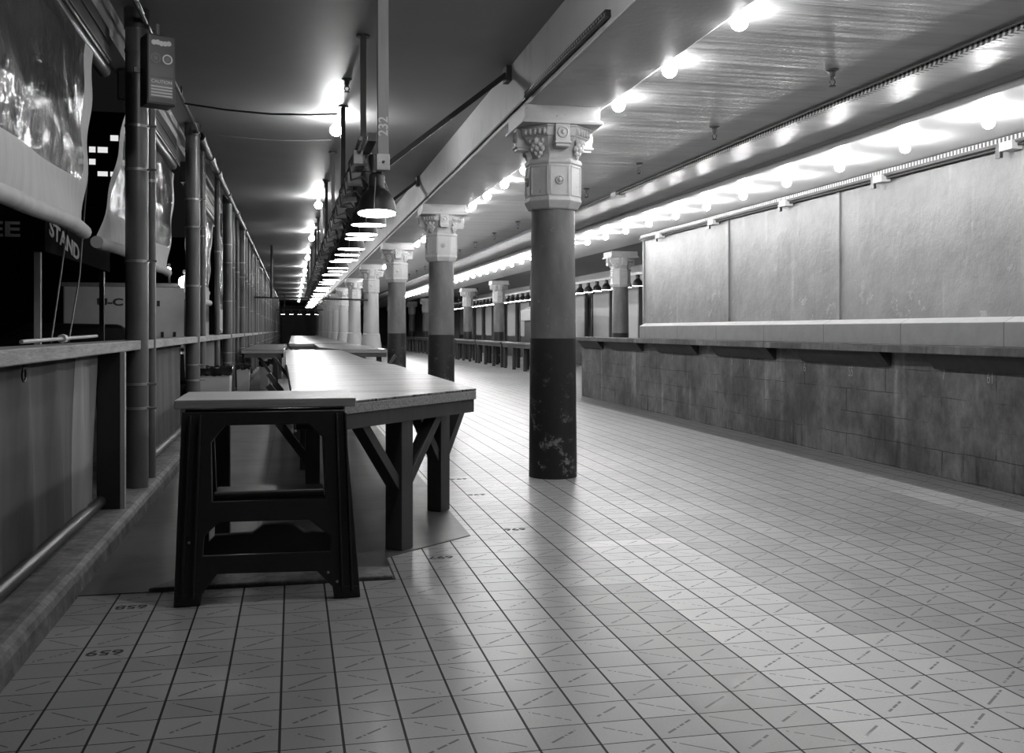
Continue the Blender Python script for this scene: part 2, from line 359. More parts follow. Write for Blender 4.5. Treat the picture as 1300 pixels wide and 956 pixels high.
# back of the second bay and the far end
struct('wall_back', box(NB(), 9.6, 9.8, 13.6, YF, 0, 3.05), 'cream')
struct('trim_11', box(NB(), 9.52, 9.62, 13.6, YF, 0, 1.27), 'cream')
struct('wall_far', box(NB(), -1.4, 9.8, YF, YF + 0.2, 0, 3.4), 'dark')
struct('wall_near', box(NB(), -1.4, 9.8, -3.2, -3.0, 0, 3.4), 'dark')
struct('wall_side', box(NB(), 6.47, 9.7, 16.0, 16.2, 0, 3.05), 'cream')

# ------------------------------------------------------------------ cast columns
def shaft_prof(r0, r1): return [(r0, 0), (r0, 0.02), (r0 * 0.995, 0.05), ((r0 + r1) / 2, 1.05), (r1, 2.12)]
def make_column(label, loc, group, clad=False):
    t = thing('cast_iron_column', label, 'column', loc, 0, group)
    if clad:
        obj('shaft', lathe(NB(), [(0.30, 0.0), (0.30, 0.55), (0.27, 0.72), (0.225, 1.03), (0.23, 1.035), (0.205, 1.06), (0.19, 2.12)], 32), 'clad', t, True)
    else:
        obj('shaft', lathe(NB(), shaft_prof(0.19, 0.171), 40), 'shaft', t, True)
    k8 = 1 / math.cos(PI / 8)
    bm = lathe(NB(), [(0.175 * k8, 2.085), (0.185 * k8, 2.095), (0.205 * k8, 2.135), (0.212 * k8, 2.15), (0.208 * k8, 2.165), (0.204 * k8, 2.18), (0.204 * k8, 2.43), (0.212 * k8, 2.437), (0.214 * k8, 2.455), (0.2 * k8, 2.475)], 8, rot=PI / 8)
    d = obj('drum', bm, 'cap', t, bev=0.004)
    for a in range(8):
        mt = Matrix.Rotation(a * PI / 4, 4, 'Z') @ T(0.2045, 0, 2.305) @ Matrix.Rotation(PI / 2, 4, 'Y')
        bm = NB()                                    # thin raised panel frame on each face
        for x0, x1, y0, y1 in ((-.115, .115, -.075, -.066), (-.115, .115, .066, .075), (-.115, -.106, -.075, .075), (.106, .115, -.075, .075)):
            box(bm, x0, x1, y0, y1, -.002, .005, mt)
        obj('panel_frame', bm, 'cap', d)
        if a % 2 == 0:
            bm = lathe(NB(), [(0.036, 0), (0.036, 0.008), (0.029, 0.013), (0.024, 0.007), (0.018, 0.009), (0.012, 0.018), (0.002, 0.021)], 20, mt=mt)
            for q_ in range(8): ball(bm, mt @ Vector((0.021 * math.cos(q_ * PI / 4), 0.021 * math.sin(q_ * PI / 4), 0.010)), 0.006, sub=1)
            obj('rosette', bm, 'cap', d, True)
    obj('bell', lathe(NB(), [(0.185 * k8, 2.47), (0.19 * k8, 2.50), (0.215 * k8, 2.575), (0.245 * k8, 2.62), (0.25 * k8, 2.63), (0.262 * k8, 2.635), (0.275 * k8, 2.70), (0.285 * k8, 2.705), (0.285 * k8, 2.72)], 8, rot=PI / 8), 'cap', t, bev=0.003)
    ab = box(NB(), -.315, .315, -.315, .315, 2.715, 2.738); box(ab, -.303, .303, -.303, .303, 2.738, 2.75); box(ab, -.295, .295, -.295, .295, 2.75, 2.855)
    obj('abacus', ab, 'cap', t, bev=0.004)
    for a in range(4):
        R = Matrix.Rotation(a * PI / 2, 4, 'Z')
        bm = box(NB(), .20, .305, -.058, .058, 2.585, 2.715, R); box(bm, .20, .315, -.064, .064, 2.568, 2.586, R); box(bm, .20, .30, -.055, .055, 2.545, 2.568, R)
        b_ = obj('scroll_block', bm, 'cap', t, bev=0.004)
        mt = R @ T(0.305, 0, 2.652) @ Matrix.Rotation(PI / 2, 4, 'Y')
        bm = lathe(NB(), [(0.046, 0), (0.046, 0.008), (0.038, 0.012), (0.030, 0.004), (0.018, 0.006), (0.012, 0.016), (0.002, 0.018)], 20, mt=mt)
        obj('rosette', bm, 'cap', b_, True)
        R2 = Matrix.Rotation(a * PI / 2 + PI / 4, 4, 'Z')
        bm = NB()
        for q_ in range(5): ball(bm, R2 @ Vector((0.272, (q_ - 2) * 0.042, 2.668)), 0.024, (0.7, 0.75, 1.1))
        for q_ in range(6):
            mt2 = R2 @ T(0.270, (q_ - 2.5) * 0.042, 2.668); box(bm, -.004, .006, -.003, .003, -.026, .026, mt2)
        obj('egg_moulding', bm, 'cap', t, True)
        bm = NB()
        for (yy_, zz_, rr_) in ((0, 2.60, .030), (-.028, 2.575, .026), (.028, 2.575, .026), (-.045, 2.545, .024), (0, 2.55, .03), (.045, 2.545, .024), (-.02, 2.515, .022), (.02, 2.515, .022), (0, 2.49, .018), (-.055, 2.60, .018), (.055, 2.60, .018)):
            ball(bm, R2 @ Vector((0.215 + (zz_ - 2.49) * 0.3, yy_, zz_)), rr_, (0.9, 0.8, 1.15), 1)
        obj('leaf_cluster', bm, 'cap', t, True)
    return t
ys = [7.6, 13.66, 19.7, 26.3, 33.5, 40.9, 47.8, 54.5, 61, 68, 75, 82]
c0 = make_column('nearest cast column, grey with a scuffed black foot, standing on the open tiles', (2.0, ys[0], 0), 'columns along the tables')
for k in (1, 2): dup(c0, (2.0, ys[k], 0), label='%s cast column from the front, black below and grey above, right of the tables' % ordw(k))
c1 = make_column('fourth column from the front, pale with a flared skirt behind the tables', (2.0, ys[3], 0), 'columns along the tables', True)
for k in range(4, 12): dup(c1, (2.0, ys[k], 0), label='pale flared column behind the tables, %s from the front' % ordw(k))
yr = [20.8, 27.4, 34.0, 40.3, 46.9, 53.5, 60, 66.5, 73]
for k, y_ in enumerate(yr):
    dup(c0, (7.0, y_, 0), label='column of the far right row beyond the low wall, %s from the front' % ordw(k))['group'] = 'columns of the second bay'

# ------------------------------------------------------------------ bulbs on ceilings
def make_bulb(name, label, group, mat, r=0.05, drop=0.012):
    t = thing(name, label, 'light bulb', (0, 0, 0), 0, group)
    obj('socket', lathe(NB(), [(0.055, 0), (0.055, -0.006), (0.03, -0.010), (0.026, -drop + .01), (0.02, -drop)], 16), 'reflector', t, True)
    bm = ball(NB(), (0, 0, -drop - r * 0.92), r, sub=2)
    obj('globe', bm, mat, t, True); return t
b0 = make_bulb('ceiling_bulb', 'bare lit bulb beside the big beam, nearest of its row', 'bulbs along the beam', 'bulb')
b0.location = (2.44, 5.17, 2.93)
for k in range(1, 36): dup(b0, (2.44, 5.17 + 1.06 * k, 2.93), label='bare lit bulb right of the big beam, %s in its row from the front' % ordw(k))
for k in range(0, 2):
    o = dup(b0, (2.44, 5.17 - 1.06 * (k + 1), 2.93), label='bare lit bulb right of the big beam, outside the top of the picture')
    o['group'] = 'bulbs along the beam'
bs = make_bulb('ceiling_bulb', 'bare lit bulb under the soffit above the right wall, nearest of its row', 'bulbs under the soffit', 'bulb_soffit', 0.048, 0.035)
bs.location = (5.28, 3.53, 2.84)
for k in range(1, 44):
    dup(bs, (5.28, 3.53 + 1.08 * k, 2.84), label='bare lit bulb under the soffit above the right wall, %s from the front' % ordw(k))
bl = make_bulb('ceiling_bulb', 'lit globe bulb on the left ceiling, nearest of its row', 'bulbs on the left ceiling', 'bulb_left', 0.06, 0.09)
yl = [4.1, 10.15, 16.3, 22.2, 28.2, 34.4, 40.5, 46.6, 52.7, 58.8, 65, 71]
bl.location = (0.42, yl[1], 3.30)
dup(bl, (0.42, yl[0], 3.30), label='lit globe bulb on the left ceiling above the picture edge')
for k, y_ in enumerate(yl[2:]): dup(bl, (0.40, y_, 3.30), label='lit globe bulb on the left ceiling, %s in its row' % ordw(k + 1))

# ------------------------------------------------------------------ sprinklers
def make_sprinkler():
    t = thing('sprinkler_head', '', 'sprinkler', group='sprinkler heads on the ceiling')
    bm = lathe(NB(), [(0.045, 0), (0.045, -0.006), (0.02, -0.02), (0.02, -0.05), (0.013, -0.055), (0.013, -0.07)], 14); obj('pipe_fitting', bm, 'dark', t, True)
    bm = tube(NB(), [(0.012, 0, -.065), (0.022, 0, -.085), (0.006, 0, -.11)], 0.004, 6); tube(bm, [(-0.012, 0, -.065), (-0.022, 0, -.085), (-0.006, 0, -.11)], 0.004, 6)
    obj('frame_arms', bm, 'dark', t, True)
    obj('deflector', lathe(NB(), [(0.006, -0.105), (0.024, -0.112), (0.026, -0.116), (0.004, -0.12)], 12), 'dark', t, True)
    return t
sp = make_sprinkler(); sp.location = (3.6, 6.18, 2.93); sp['label'] = 'small dark sprinkler head on the glossy right ceiling, nearest of its row'
for k in range(1, 14): dup(sp, (3.6, 6.18 + 1.95 * k, 2.93), label='small dark sprinkler head on the glossy right ceiling, %s from the front' % ordw(k))
for k, y_ in enumerate((8.63, 14.5, 20.4, 26.3)): dup(sp, (0.45, y_, 3.30), label='small dark sprinkler head on the left ceiling, %s from the front' % ordw(k))

# ------------------------------------------------------------------ ceiling struts, conduits
bm = box(NB(), 4.09, 4.13, 3.2, 60, 2.885, 2.93); box(bm, 4.085, 4.135, 3.2, 60, 2.878, 2.885)
st = obj('ceiling_strut', bm, 'slots'); tag(st, 'long slotted metal strut running along the glossy right ceiling', 'strut')
obj('conduit', tube(NB(), [(4.16, 3.2, 2.905), (4.16, 60, 2.905)], 0.014, 8), 'pipe', st, True)
obj('conduit', tube(NB(), [(4.055, 3.2, 2.91), (4.055, 60, 2.91)], 0.010, 8), 'pipedark', st, True)
obj('junction_box', box(NB(), 4.04, 4.18, 12.2, 12.4, 2.86, 2.93), 'cream', st, bev=0.005)
t = thing('beam_strut', 'short black slotted strut fixed low on the lit face of the big beam', 'strut', (1.73, 0, 0))
obj('channel', box(NB(), -0.035, 0, 5.3, 7.3, 2.895, 2.935), 'black', t, bev=0.003)
obj('slotted_face', box(NB(), -0.038, -0.034, 5.32, 7.28, 2.908, 2.922), 'slots', t)
obj('conduit', tube(NB(), [(-0.014, 7.3, 2.90), (-0.014, 60, 2.90)], 0.012, 8), 'dark', t, True)
t = thing('wall_conduit', 'bundle of conduits along the top edge of the plaster wall', 'conduit', (6.07, 0, 2.80))
obj('strut', box(NB(), -0.025, 0.025, 3, 16.85, -0.015, 0.03), 'slots', t)
obj('pipe', tube(NB(), [(-0.035, 3, -0.03), (-0.035, 16.85, -0.03)], 0.016, 8), 'pipe', t, True)
obj('pipe', tube(NB(), [(-0.012, 3, -0.06), (-0.012, 16.85, -0.06)], 0.013, 8), 'pipedark', t, True)
for y_ in (5.55, 7.47, 9.4, 11.48, 13.69, 15.87):
    b_ = obj('junction_box', box(NB(), -0.08, 0.03, y_ - 0.08, y_ + 0.08, -0.10, -0.025), 'cream', t, bev=0.004)
    obj('clip', box(NB(), -0.06, -0.03, y_ + 0.09, y_ + 0.15, -0.15, -0.04), 'dark', b_)

# ------------------------------------------------------------------ main tables
TZ = 0.811
def leg_with_brace(t, x, y, rz, spread=0.42, w=0.105, both=True):
    R = T(x, y, 0) @ Matrix.Rotation(rz, 4, 'Z')
    l = obj('leg', box(NB(), -w / 2, w / 2, -w / 2, w / 2, 0.004, 0.69, R), 'darkwood', t, bev=0.004)
    for s_ in ((-1, 1) if both else (-1,)):
        bm = bar(NB(), R @ Vector((s_ * 0.03, -0.0, 0.33)), R @ Vector((s_ * spread, 0, 0.70)), 0.075, 0.05)
        obj('brace', bm, 'darkwood', l, bev=0.003)
def table(label, poly, legs, group='long market tables down the left'):
    t = thing('market_table', label, 'table', (0, 0, 0), 0, group)
    obj('tabletop', prism(NB(), poly, TZ - 0.012, TZ), 'top', t, bev=0.003)
    obj('top_edge', prism(NB(), poly, TZ - 0.062, TZ - 0.0122), 'edge', t, bev=0.004)
    cx = sum(p_[0] for p_ in poly) / len(poly); cy = sum(p_[1] for p_ in poly) / len(poly)
    ins = []
    n = len(poly)
    bm = NB()
    for k in range(n):
        a = Vector((*poly[k], 0)); b = Vector((*poly[(k + 1) % n], 0)); d = (b - a).normalized(); nn_ = Vector((-d.y, d.x, 0))
        q0, q1 = a + nn_ * 0.012 + d * 0.012, b + nn_ * 0.012 - d * 0.012; q2, q3 = q1 + nn_ * 0.035, q0 + nn_ * 0.035
        prism(bm, [(q0.x, q0.y), (q1.x, q1.y), (q2.x, q2.y), (q3.x, q3.y)], 0.675, TZ - 0.0625)
    obj('apron', bm, 'darkwood', t)
    for a in legs: leg_with_brace(t, *a)
    return t
DA = math.atan2(5.68 - 4.80, 1.03 - 0.27)
table('near market table with glossy top and slanted end, right of the sawhorse', [(0.24, 4.78), (1.04, 5.70), (0.98, 9.9), (-0.06, 9.9), (0.0, 4.9)],
      [(0.545, 5.24, DA, 0.36), (0.905, 6.30, DA, 0.30), (0.12, 6.4, 0, 0.3, 0.09, False), (0.10, 8.4, 0, 0.3, 0.09, False), (0.86, 8.6, 0, 0.3, 0.09)])
table('second market table from the front, glossy top, narrower than the first', [(-0.07, 9.92), (0.96, 9.92), (0.83, 12.2), (0.80, 17.4), (-0.13, 17.4)],
      [(0.05, 10.6, 0, 0.3, 0.09, False), (0.74, 11.6, 0, 0.3, 0.09), (0.0, 16.6, 0, 0.3, 0.09, False), (0.68, 16.6, 0, 0.3, 0.09)])
table('third market table, wide dark-edged one before the pale flared columns', [(0.82, 17.6), (1.62, 17.6), (1.5, 24.8), (0.5, 24.8), (0.5, 20.0)],
      [(0.92, 17.9, 0, 0.3, 0.09), (1.5, 17.9, 0, 0.3, 0.09), (1.4, 24.2, 0, 0.3, 0.09)])
table('side market table reaching left over the farther white bins', [(-0.86, 17.6), (-0.15, 17.6), (-0.15, 24.6), (-0.86, 24.6)],
      [(-0.3, 17.9, 0, 0.3, 0.09, False), (-0.3, 24.0, 0, 0.3, 0.09, False)])
for k, (a, b) in enumerate(((25.2, 34), (34.4, 43), (43.4, 52), (52.4, 61))):
    table('distant market table down the left arcade, %s beyond the pale columns' % ordw(k), [(-0.1, a), (1.4, a), (1.4, b), (-0.1, b)],
          [(0.1, a + .4, 0, 0.3, 0.09, False), (1.3, a + .4, 0, 0.3, 0.09, False), (1.3, b - .4, 0, 0.3, 0.09, False)])

# ------------------------------------------------------------------ folding sawhorse and its board
t = thing('folding_sawhorse', 'black plastic folding sawhorse at the near end of the tables', 'sawhorse', (0, 0, 0))
outer = [(-.461, .81), (.223, .81), (.283, 0), (.172, 0), (.165, .05), (.10, .118), (-.31, .128), (-.37, .05), (-.378, 0), (-.483, 0)]
outer = outer[::-1]
h1 = [(-.34, .68), (-.285, .752), (.067, .752), (.128, .69), (.14, .425), (-.333, .43)]
h2 = [(-.368, .205), (-.365, .284), (-.305, .342), (.067, .339), (.158, .263), (.158, .198)]
h2b = [(-.368, .205), (-.365, .284), (-.305, .342), (.067, .339), (.158, .263), (.158, .225), (.05, .235), (.0, .275), (-.13, .275), (-.18, .235), (-.34, .232)]
tilt = math.atan2(0.10, 0.81)
FM = T(0, 4.345, 0) @ Matrix.Rotation(-tilt, 4, 'X') @ RX
tb_ = math.atan2(0.10, 0.81); BMt = T(0, 4.69, 0) @ Matrix.Rotation(tb_, 4, 'X') @ RX
S = 0.97
def horse(nm, mt, hole2, tl):
    k_ = 0.985 / math.cos(tl)
    f_ = plate(nm, [(x, y * k_) for x, y in outer], [[(x, y * k_) for x, y in h1], [(x, y * k_) for x, y in hole2]], 0.035, 'plastic', mt, t)
    for (xa, xb) in ((-.425, -.450), (-.385, -.405), (.185, .205), (.222, .247)):   # ribs down the legs
        bm2 = [Vector((xa, .79, .026)), Vector((xb, .03, .026))]
        a, b = mt @ bm2[0], mt @ bm2[1]; obj('rib', bar(NB(), a, b, 0.009, 0.02), 'plastic', f_, bev=0.002)
    for px_ in (-.43, .228): obj('foot', box(NB(), px_ - .05, px_ + .05, .012, .05, -.024, .024, mt), 'plastic', f_, bev=0.006)
    return f_
ff = horse('front_frame', FM, h2, tilt)
horse('back_frame', BMt, h2b, tb_)
obj('spreader', box(NB(), -.33, .135, 4.41, 4.62, .425, .452), 'plastic', t, bev=0.008)
obj('spreader_lip', tube(NB(), [(-.325, 4.405, .452), (.13, 4.405, .452)], 0.011, 10), 'dark', t, True)
for (x_, z_) in ((.01, .715), (.147, .11), (.185, .07), (-.425, .26)):
    mt = FM @ T(x_, z_, 0.021); obj('bolt', lathe(NB(), [(0.006, 0), (0.006, 0.004), (0.002, 0.006)], 10, mt=mt), 'steel', ff, True)
bb = obj('loose_board', box(NB(), -.495, .272, 4.46, 5.05, .812, .85), 'board', bev=0.003)
tag(bb, 'loose pale board lying across the black sawhorse', 'board')
obj('leg', box(NB(), -.365, -.295, 4.95, 5.02, .004, .8115), 'darkwood', bb, bev=.004)

# ------------------------------------------------------------------ waste bins
def make_bin(label, loc, w, d, h):
    t = thing('waste_bin', label, 'bin', loc, 0, 'white bins along the left rail')
    bm = NB(); n = 4
    lo = [(-w * .4, -d * .4), (w * .4, -d * .4), (w * .4, d * .4), (-w * .4, d * .4)]; hi = [(-w / 2, -d / 2), (w / 2, -d / 2), (w / 2, d / 2), (-w / 2, d / 2)]
    a = [bm.verts.new((*p_, 0)) for p_ in lo]; b = [bm.verts.new((*p_, h)) for p_ in hi]; c_ = [bm.verts.new((p_[0] * .93, p_[1] * .93, h)) for p_ in hi]; d_ = [bm.verts.new((p_[0] * .93, p_[1] * .93, .03)) for p_ in lo]
    bm.faces.new(a[::-1])
    for r0, r1 in ((a, b), (b, c_), (c_, d_)):
        for i_ in range(4): bm.faces.new((r0[i_], r0[(i_ + 1) % 4], r1[(i_ + 1) % 4], r1[i_]))
    bm.faces.new(d_); obj('body', bm, 'bin', t, bev=0.012)
    bm = NB(); rg = []
    for z_, s_ in ((h - .075, 1.03), (h - .05, 1.07), (h - .02, 1.04), (h + .01, 1.09), (h + .02, 1.0), (h - .04, .86)):
        ring = []
        for i_ in range(40):
            a_ = 2 * PI * i_ / 40; ca, sa = math.cos(a_), math.sin(a_); q_ = 1 / max(abs(ca), abs(sa))
            j_ = random.uniform(-.008, .008) + 0.01 * math.sin(a_ * 5)
            ring.append(bm.verts.new((ca * q_ * w / 2 * (s_ + j_), sa * q_ * d / 2 * (s_ + j_), z_ + random.uniform(-.014, .01) * 1.3)))
        rg.append(ring)
    for r0, r1 in zip(rg, rg[1:]):
        for i_ in range(40): bm.faces.new((r0[i_], r0[(i_ + 1) % 40], r1[(i_ + 1) % 40], r1[i_]))
    obj('bag', bm, 'bag', t, True)
    bm = ball(NB(), (w * .5, -d * .4, h - .02), 0.028, (1, 1, 1.3), 2); tube(bm, [(w * .5, -d * .45, h), (w * .56, -d * .5, h + .03), (w * .53, -d * .52, h - .03)], .008, 6)
    obj('bag_knot', bm, 'bag', t, True)
    return t
make_bin('nearest white bin with black bag, just behind the loose board', (-.84, 11.6, .004), .33, .42, .72)
make_bin('tall slim white bin with black bag, before the side table', (-.80, 17.2 + 3.1 - 3.3, .004), .21, .30, .58)
make_bin('white bin under the side table, nearer of the pair', (-.55, 19.9, .004), .18, .24, .52)
make_bin('white bin under the side table, farther of the pair', (-.42, 21.8, .004), .19, .24, .50)

# ------------------------------------------------------------------ dome lamps over the tables
def make_lamp(label, group, far=False):
    t = thing('dome_lamp', label, 'lamp', (0, 0, 0), 0, group)
    r = .125
    prof = [(r * 1.03, -.004), (r * 1.0, .008), (r * .97, .04), (r * .90, .075), (r * .78, .108), (r * .62, .135), (r * .45, .152), (r * .42, .17), (r * .38, .168), (r * .57, .130), (r * .73, .103), (r * .85, .072), (r * .92, .04), (r * .955, .008), (r * .97, -.002), (r * 1.03, -.004)]
    obj('shade', lathe(NB(), prof, 28, cap=False), 'black', t, True)
    obj('lens', lathe(NB(), [(r * .96, -.006), (r * .96, .004)], 24), 'farlamp' if far else 'lens', t)
    obj('housing', lathe(NB(), [(r * .42, .165), (.052, .18), (.052, .24), (.042, .25), (.03, .27)], 20), 'dark', t, True)
    if not far:
        bm = NB()
        for a in (0.3, 2.4, 4.5):
            ca, sa = math.cos(a), math.sin(a); tube(bm, [(ca * .052, sa * .052, .22), (ca * .085, sa * .085, .14), (ca * .125, sa * .125, .05), (ca * .134, sa * .134, -.008)], .0035, 6)
        obj('guard_wire', bm, 'steel', t, True)
        obj('bracket', prismY(NB(), [(-.035, .25), (.03, .25), (.065, .33), (.068, .375), (-.035, .375), (-.055, .36)], -.045, .045), 'black', t, bev=0.006)
    return t
LY0, LZ = 6.42, 1.90
l0 = make_lamp('nearest black dome lamp hanging over the near market table', 'dome lamps over the left tables')
l0.location = (.525, LY0, LZ)
L0TILT = math.radians(-6)
for k in range(1, 40):
    o = dup(l0, (.525 + (.03 if k % 3 == 0 else 0), LY0 + .72 * k, LZ + (.03 if k % 4 == 3 else 0)), label='black dome lamp over the left tables, %s from the front' % ordw(k))
l0.rotation_euler.x = L0TILT
lf = make_lamp('black dome lamp on the far right rail, nearest of its row', 'dome lamps of the second bay', True)
lf.location = (7.9, 22.2, 2.19)
for k in range(1, 40): dup(lf, (7.9, 22.2 + .8 * k, 2.19), label='black dome lamp on the far right rail, %s from the front' % ordw(k))
t = thing('cross_rail', 'cross rail with small dome lamps near the far end of the arcade', 'rail', (0, 62, 0))
obj('rail_bar', tube(NB(), [(-.95, 0, 2.38), (1.9, 0, 2.38)], .03, 8), 'dark', t, True)
for x_ in (-.5, 1.4): obj('drop_rod', tube(NB(), [(x_, 0, 2.38), (x_, 0, 3.3)], .03, 8), 'dark', t, True)
for k in range(5): dup(lf, (-.6 + .5 * k, 62, 2.10), label='small dome lamp on the far cross rail, %s from its left end' % ordw(k))['group'] = 'dome lamps at the far end'
# rail carrying the lamps, posts, boxes
t = thing('lamp_rail', 'dark overhead rail with cables carrying the dome lamps above the left tables', 'rail', (.47, 0, 2.32))
obj('strut', box(NB(), -.025, .025, 6.1, 36, -.02, .03), 'brace', t)
obj('conduit', tube(NB(), [(-.05, 6.4, .05), (-.05, 36, .05)], .014, 8), 'pipe', t, True)
for k in range(38):
    y_ = 6.7 + .72 * k; obj('cable', tube(NB(), [(-.05, y_, .05), (-.10, y_ + .1, -.04), (-.08, y_ + .22, -.14), (.0, y_ + .32, -.10), (.06, y_ + .4, -.16)], .007, 6), 'dark', t, True)
for k in range(22):
    y_ = 6.62 + .72 * k; dz = -.03 * (k % 3)
    b_ = obj('switch_box', box(NB(), -.085, .03, y_ - .05, y_ + .04, -.085 + dz, .005 + dz), 'cream', t, bev=.006)
    obj('switch_knob', box(NB(), -.0, .018, y_ - .058, y_ - .05, -.05 + dz, -.02 + dz), 'steel', b_)
py = [6.22, 7.33, 9.7, 12.2, 14.6, 17.0, 19.4, 21.8, 24.2, 26.6, 29, 31.4, 33.8]
t = thing('hanging_post', 'pale upright post with a painted 232, hanging from the left ceiling', 'post', (.545, py[0], 0), 0, 'posts hanging from the left ceiling')
obj('post', box(NB(), -.033, .033, -.03, .03, 2.14, 3.30), 'woodpost', t, bev=.003)
obj('end_plate', box(NB(), -.04, .04, -.036, -.030, 2.14, 2.24), 'steel', t, bev=.002)
obj('bolt', lathe(NB(), [(0.009, 0), (0.009, 0.006), (0.002, 0.008)], 10, mt=T(0, -.036, 2.19) @ Matrix.Rotation(PI / 2, 4, 'X')), 'dark', t, True)
text('painted_number', '232', .082, 'text_w', T(.002, -.031, 2.41) @ RX @ Matrix.Rotation(PI / 2, 4, 'Z'), t, .0008, .001)
ph = thing('hanging_post', 'dark post hanging from the left ceiling, second from the front', 'post', (.50, py[1], 0), 0, 'posts hanging from the left ceiling')
obj('post', box(NB(), -.021, .021, -.021, .021, 2.28, 3.30), 'brace', ph)
obj('ceiling_plate', lathe(NB(), [(.05, 3.285), (.05, 3.30)], 16), 'dark', ph)
for k in range(2, len(py)): dup(ph, (.47, py[k], 0), label='dark post hanging from the left ceiling, %s from the front' % ordw(k))
for k, y_ in enumerate([7.95, 13.95, 19.95, 26.1, 33.2]):
    if k == 0:
        br = thing('diagonal_brace', 'dark diagonal brace from the lamp rail up to the big beam, nearest one', 'brace', (0, y_, 0), 0, 'diagonal braces up to the beam')
        obj('brace_bar', bar(NB(), (.49, 0, 2.27), (1.70, 0, 3.235), .04), 'brace', br)
        obj('flange', box(NB(), 1.685, 1.735, -.07, .07, 3.17, 3.295), 'dark', br, bev=.004)
        obj('foot_bracket', box(NB(), .46, .54, -.03, .03, 2.22, 2.30), 'dark', br, bev=.004)
    else: dup(br, (0, y_, 0), label='dark diagonal brace from the lamp rail up to the big beam, %s from the front' % ordw(k))
# low cross bar seen far down with a drop rod
t = thing('cross_rail', 'thin dark cross rail hung low under the left ceiling far down the arcade', 'rail', (0, 26.0, 0))
obj('rail_bar', tube(NB(), [(-.95, 0, 1.98), (1.9, 0, 1.93)], .022, 8), 'dark', t, True)
obj('drop_rod', tube(NB(), [(-.53, 0, 1.97), (-.53, 0, 3.3)], .03, 8), 'dark', t, True)
# rail of the second bay
t = thing('lamp_rail', 'pale overhead rail carrying the dome lamps beyond the low wall', 'rail', (7.9, 0, 2.445))
obj('strut', box(NB(), -.03, .03, 19.5, 56, 0, .06), 'cream', t)
for y_ in range(23, 56, 5): obj('hanger', tube(NB(), [(0, y_, .05), (0, y_, .555)], .03, 8), 'dark', t, True)

# ------------------------------------------------------------------ second bay stalls
sb = None
for k in range(8):
    y0 = 25.5 + 4.4 * k
    if k == 0:
        sb = thing('stall_table', 'nearest pale-topped stall table of the far right row', 'table', (6.2, y0, 0), 0, 'stall tables of the second bay')
        obj('tabletop', box(NB(), 0, .56, 0, 4.2, .74, .78), 'top', sb, bev=.004)
        obj('apron', box(NB(), .03, .53, .03, 4.17, .64, .7395), 'darkwood', sb)
        for x_ in (.08, .48):
            for y_ in (.1, 1.4, 2.8, 4.0): obj('leg', box(NB(), x_ - .045, x_ + .045, y_ - .045, y_ + .045, 0, .6395), 'black', sb)
    else: dup(sb, (6.2, y0, 0), label='pale-topped stall table of the far right row, %s from the front' % ordw(k))
dp = None
for k in range(14):
    y0 = 21.0 + 2.6 * k
    if k == 0:
        dp = thing('display_board', 'pale upright display board before the back wall, nearest one', 'board', (9.35, y0, 0), 0, 'display boards along the back wall')
        obj('panel', box(NB(), 0, .05, 0, 1.7, .9, 2.3), 'cream', dp, bev=.005)
        obj('upright', box(NB(), -.03, .06, -.09, 0, 0, 2.45), 'pipe', dp); obj('upright', box(NB(), -.03, .06, 1.7, 1.79, 0, 2.45), 'dark', dp)
        obj('lower_board', box(NB(), .0, .04, .0, 1.7, .02, .88), 'dark', dp)
    else: dup(dp, (9.35, y0, 0), label='pale upright display board before the back wall, %s from the front' % ordw(k))
t = thing('stall_hood', 'pale boxy stall hood under the lamps of the second bay', 'hood', (7.6, 31.5, 0))
obj('hood', prismY(NB(), [(-.3, 1.45), (.9, 1.45), (.9, 1.85), (.1, 1.95), (-.3, 1.8)], -1.6, 0.4), 'cream', t, bev=.02)
obj('cabinet', box(NB(), -.2, .9, -1.5, .3, 0, 1.45), 'black', t, bev=.01)

# ------------------------------------------------------------------ left open side: posts, sills, canvas
PX = -1.02
posts = [1.0, 7.05, 10.85, 16.5, 20.9, 25.1, 29.3, 33.5, 37.7, 41.9, 46.1, 50.3, 54.5, 58.7, 63, 67, 71, 75, 79, 83, 87]
def make_post(label, y_, clampz):
    t = thing('pipe_post', label, 'post', (PX, y_, 0), 0, 'round posts along the left rail')
    obj('pipe', tube(NB(), [(0, 0, .095), (0, 0, 3.30)], .074, 24), 'pipe', t, True)
    obj('collar', lathe(NB(), [(.079, 3.0), (.079, 3.02)], 24), 'pipe', t, True); obj('collar', lathe(NB(), [(.082, 3.16), (.082, 3.29)], 24), 'pipedark', t, True)
    for z_ in clampz:
        c_ = obj('clamp_band', lathe(NB(), [(.079, z_), (.079, z_ + .018)], 24), 'steel', t, True)
        obj('clamp_bolt', tube(NB(), [(.07, -.03, z_ + .01), (.13, -.03, z_ + .01)], .008, 6), 'steel', c_)
    return t
p0 = make_post('nearest grey pipe post of the left rail, carrying the small warning box', posts[1], (2.50, 2.21, 1.6, .62, .78))
for k, y_ in enumerate(posts):
    if k in (1,): continue
    dup(p0, (PX, y_, 0), label=('grey pipe post of the left rail, %s beyond the one with the warning box' % ordw(k - 2)) if k else 'grey pipe post at the very near end of the left rail')
dpz = thing('downpipe', 'thin grey downpipe strapped beside the nearest pipe post', 'pipe', (PX + .03, 7.48, 0), 0, 'thin pipes beside the posts')
obj('pipe', tube(NB(), [(0, 0, .1), (0, 0, 3.28)], .036, 14), 'pipe', dpz, True)
obj('strap', lathe(NB(), [(.041, 2.2), (.041, 2.22)], 14), 'steel', dpz, True)
extra = [7.48, 11.75, 14.0, 17.6, 18.9, 22.4, 23.8, 26.6, 28.0, 31, 32.3, 35.2, 39.5, 43.8, 48, 52.4, 56.6]
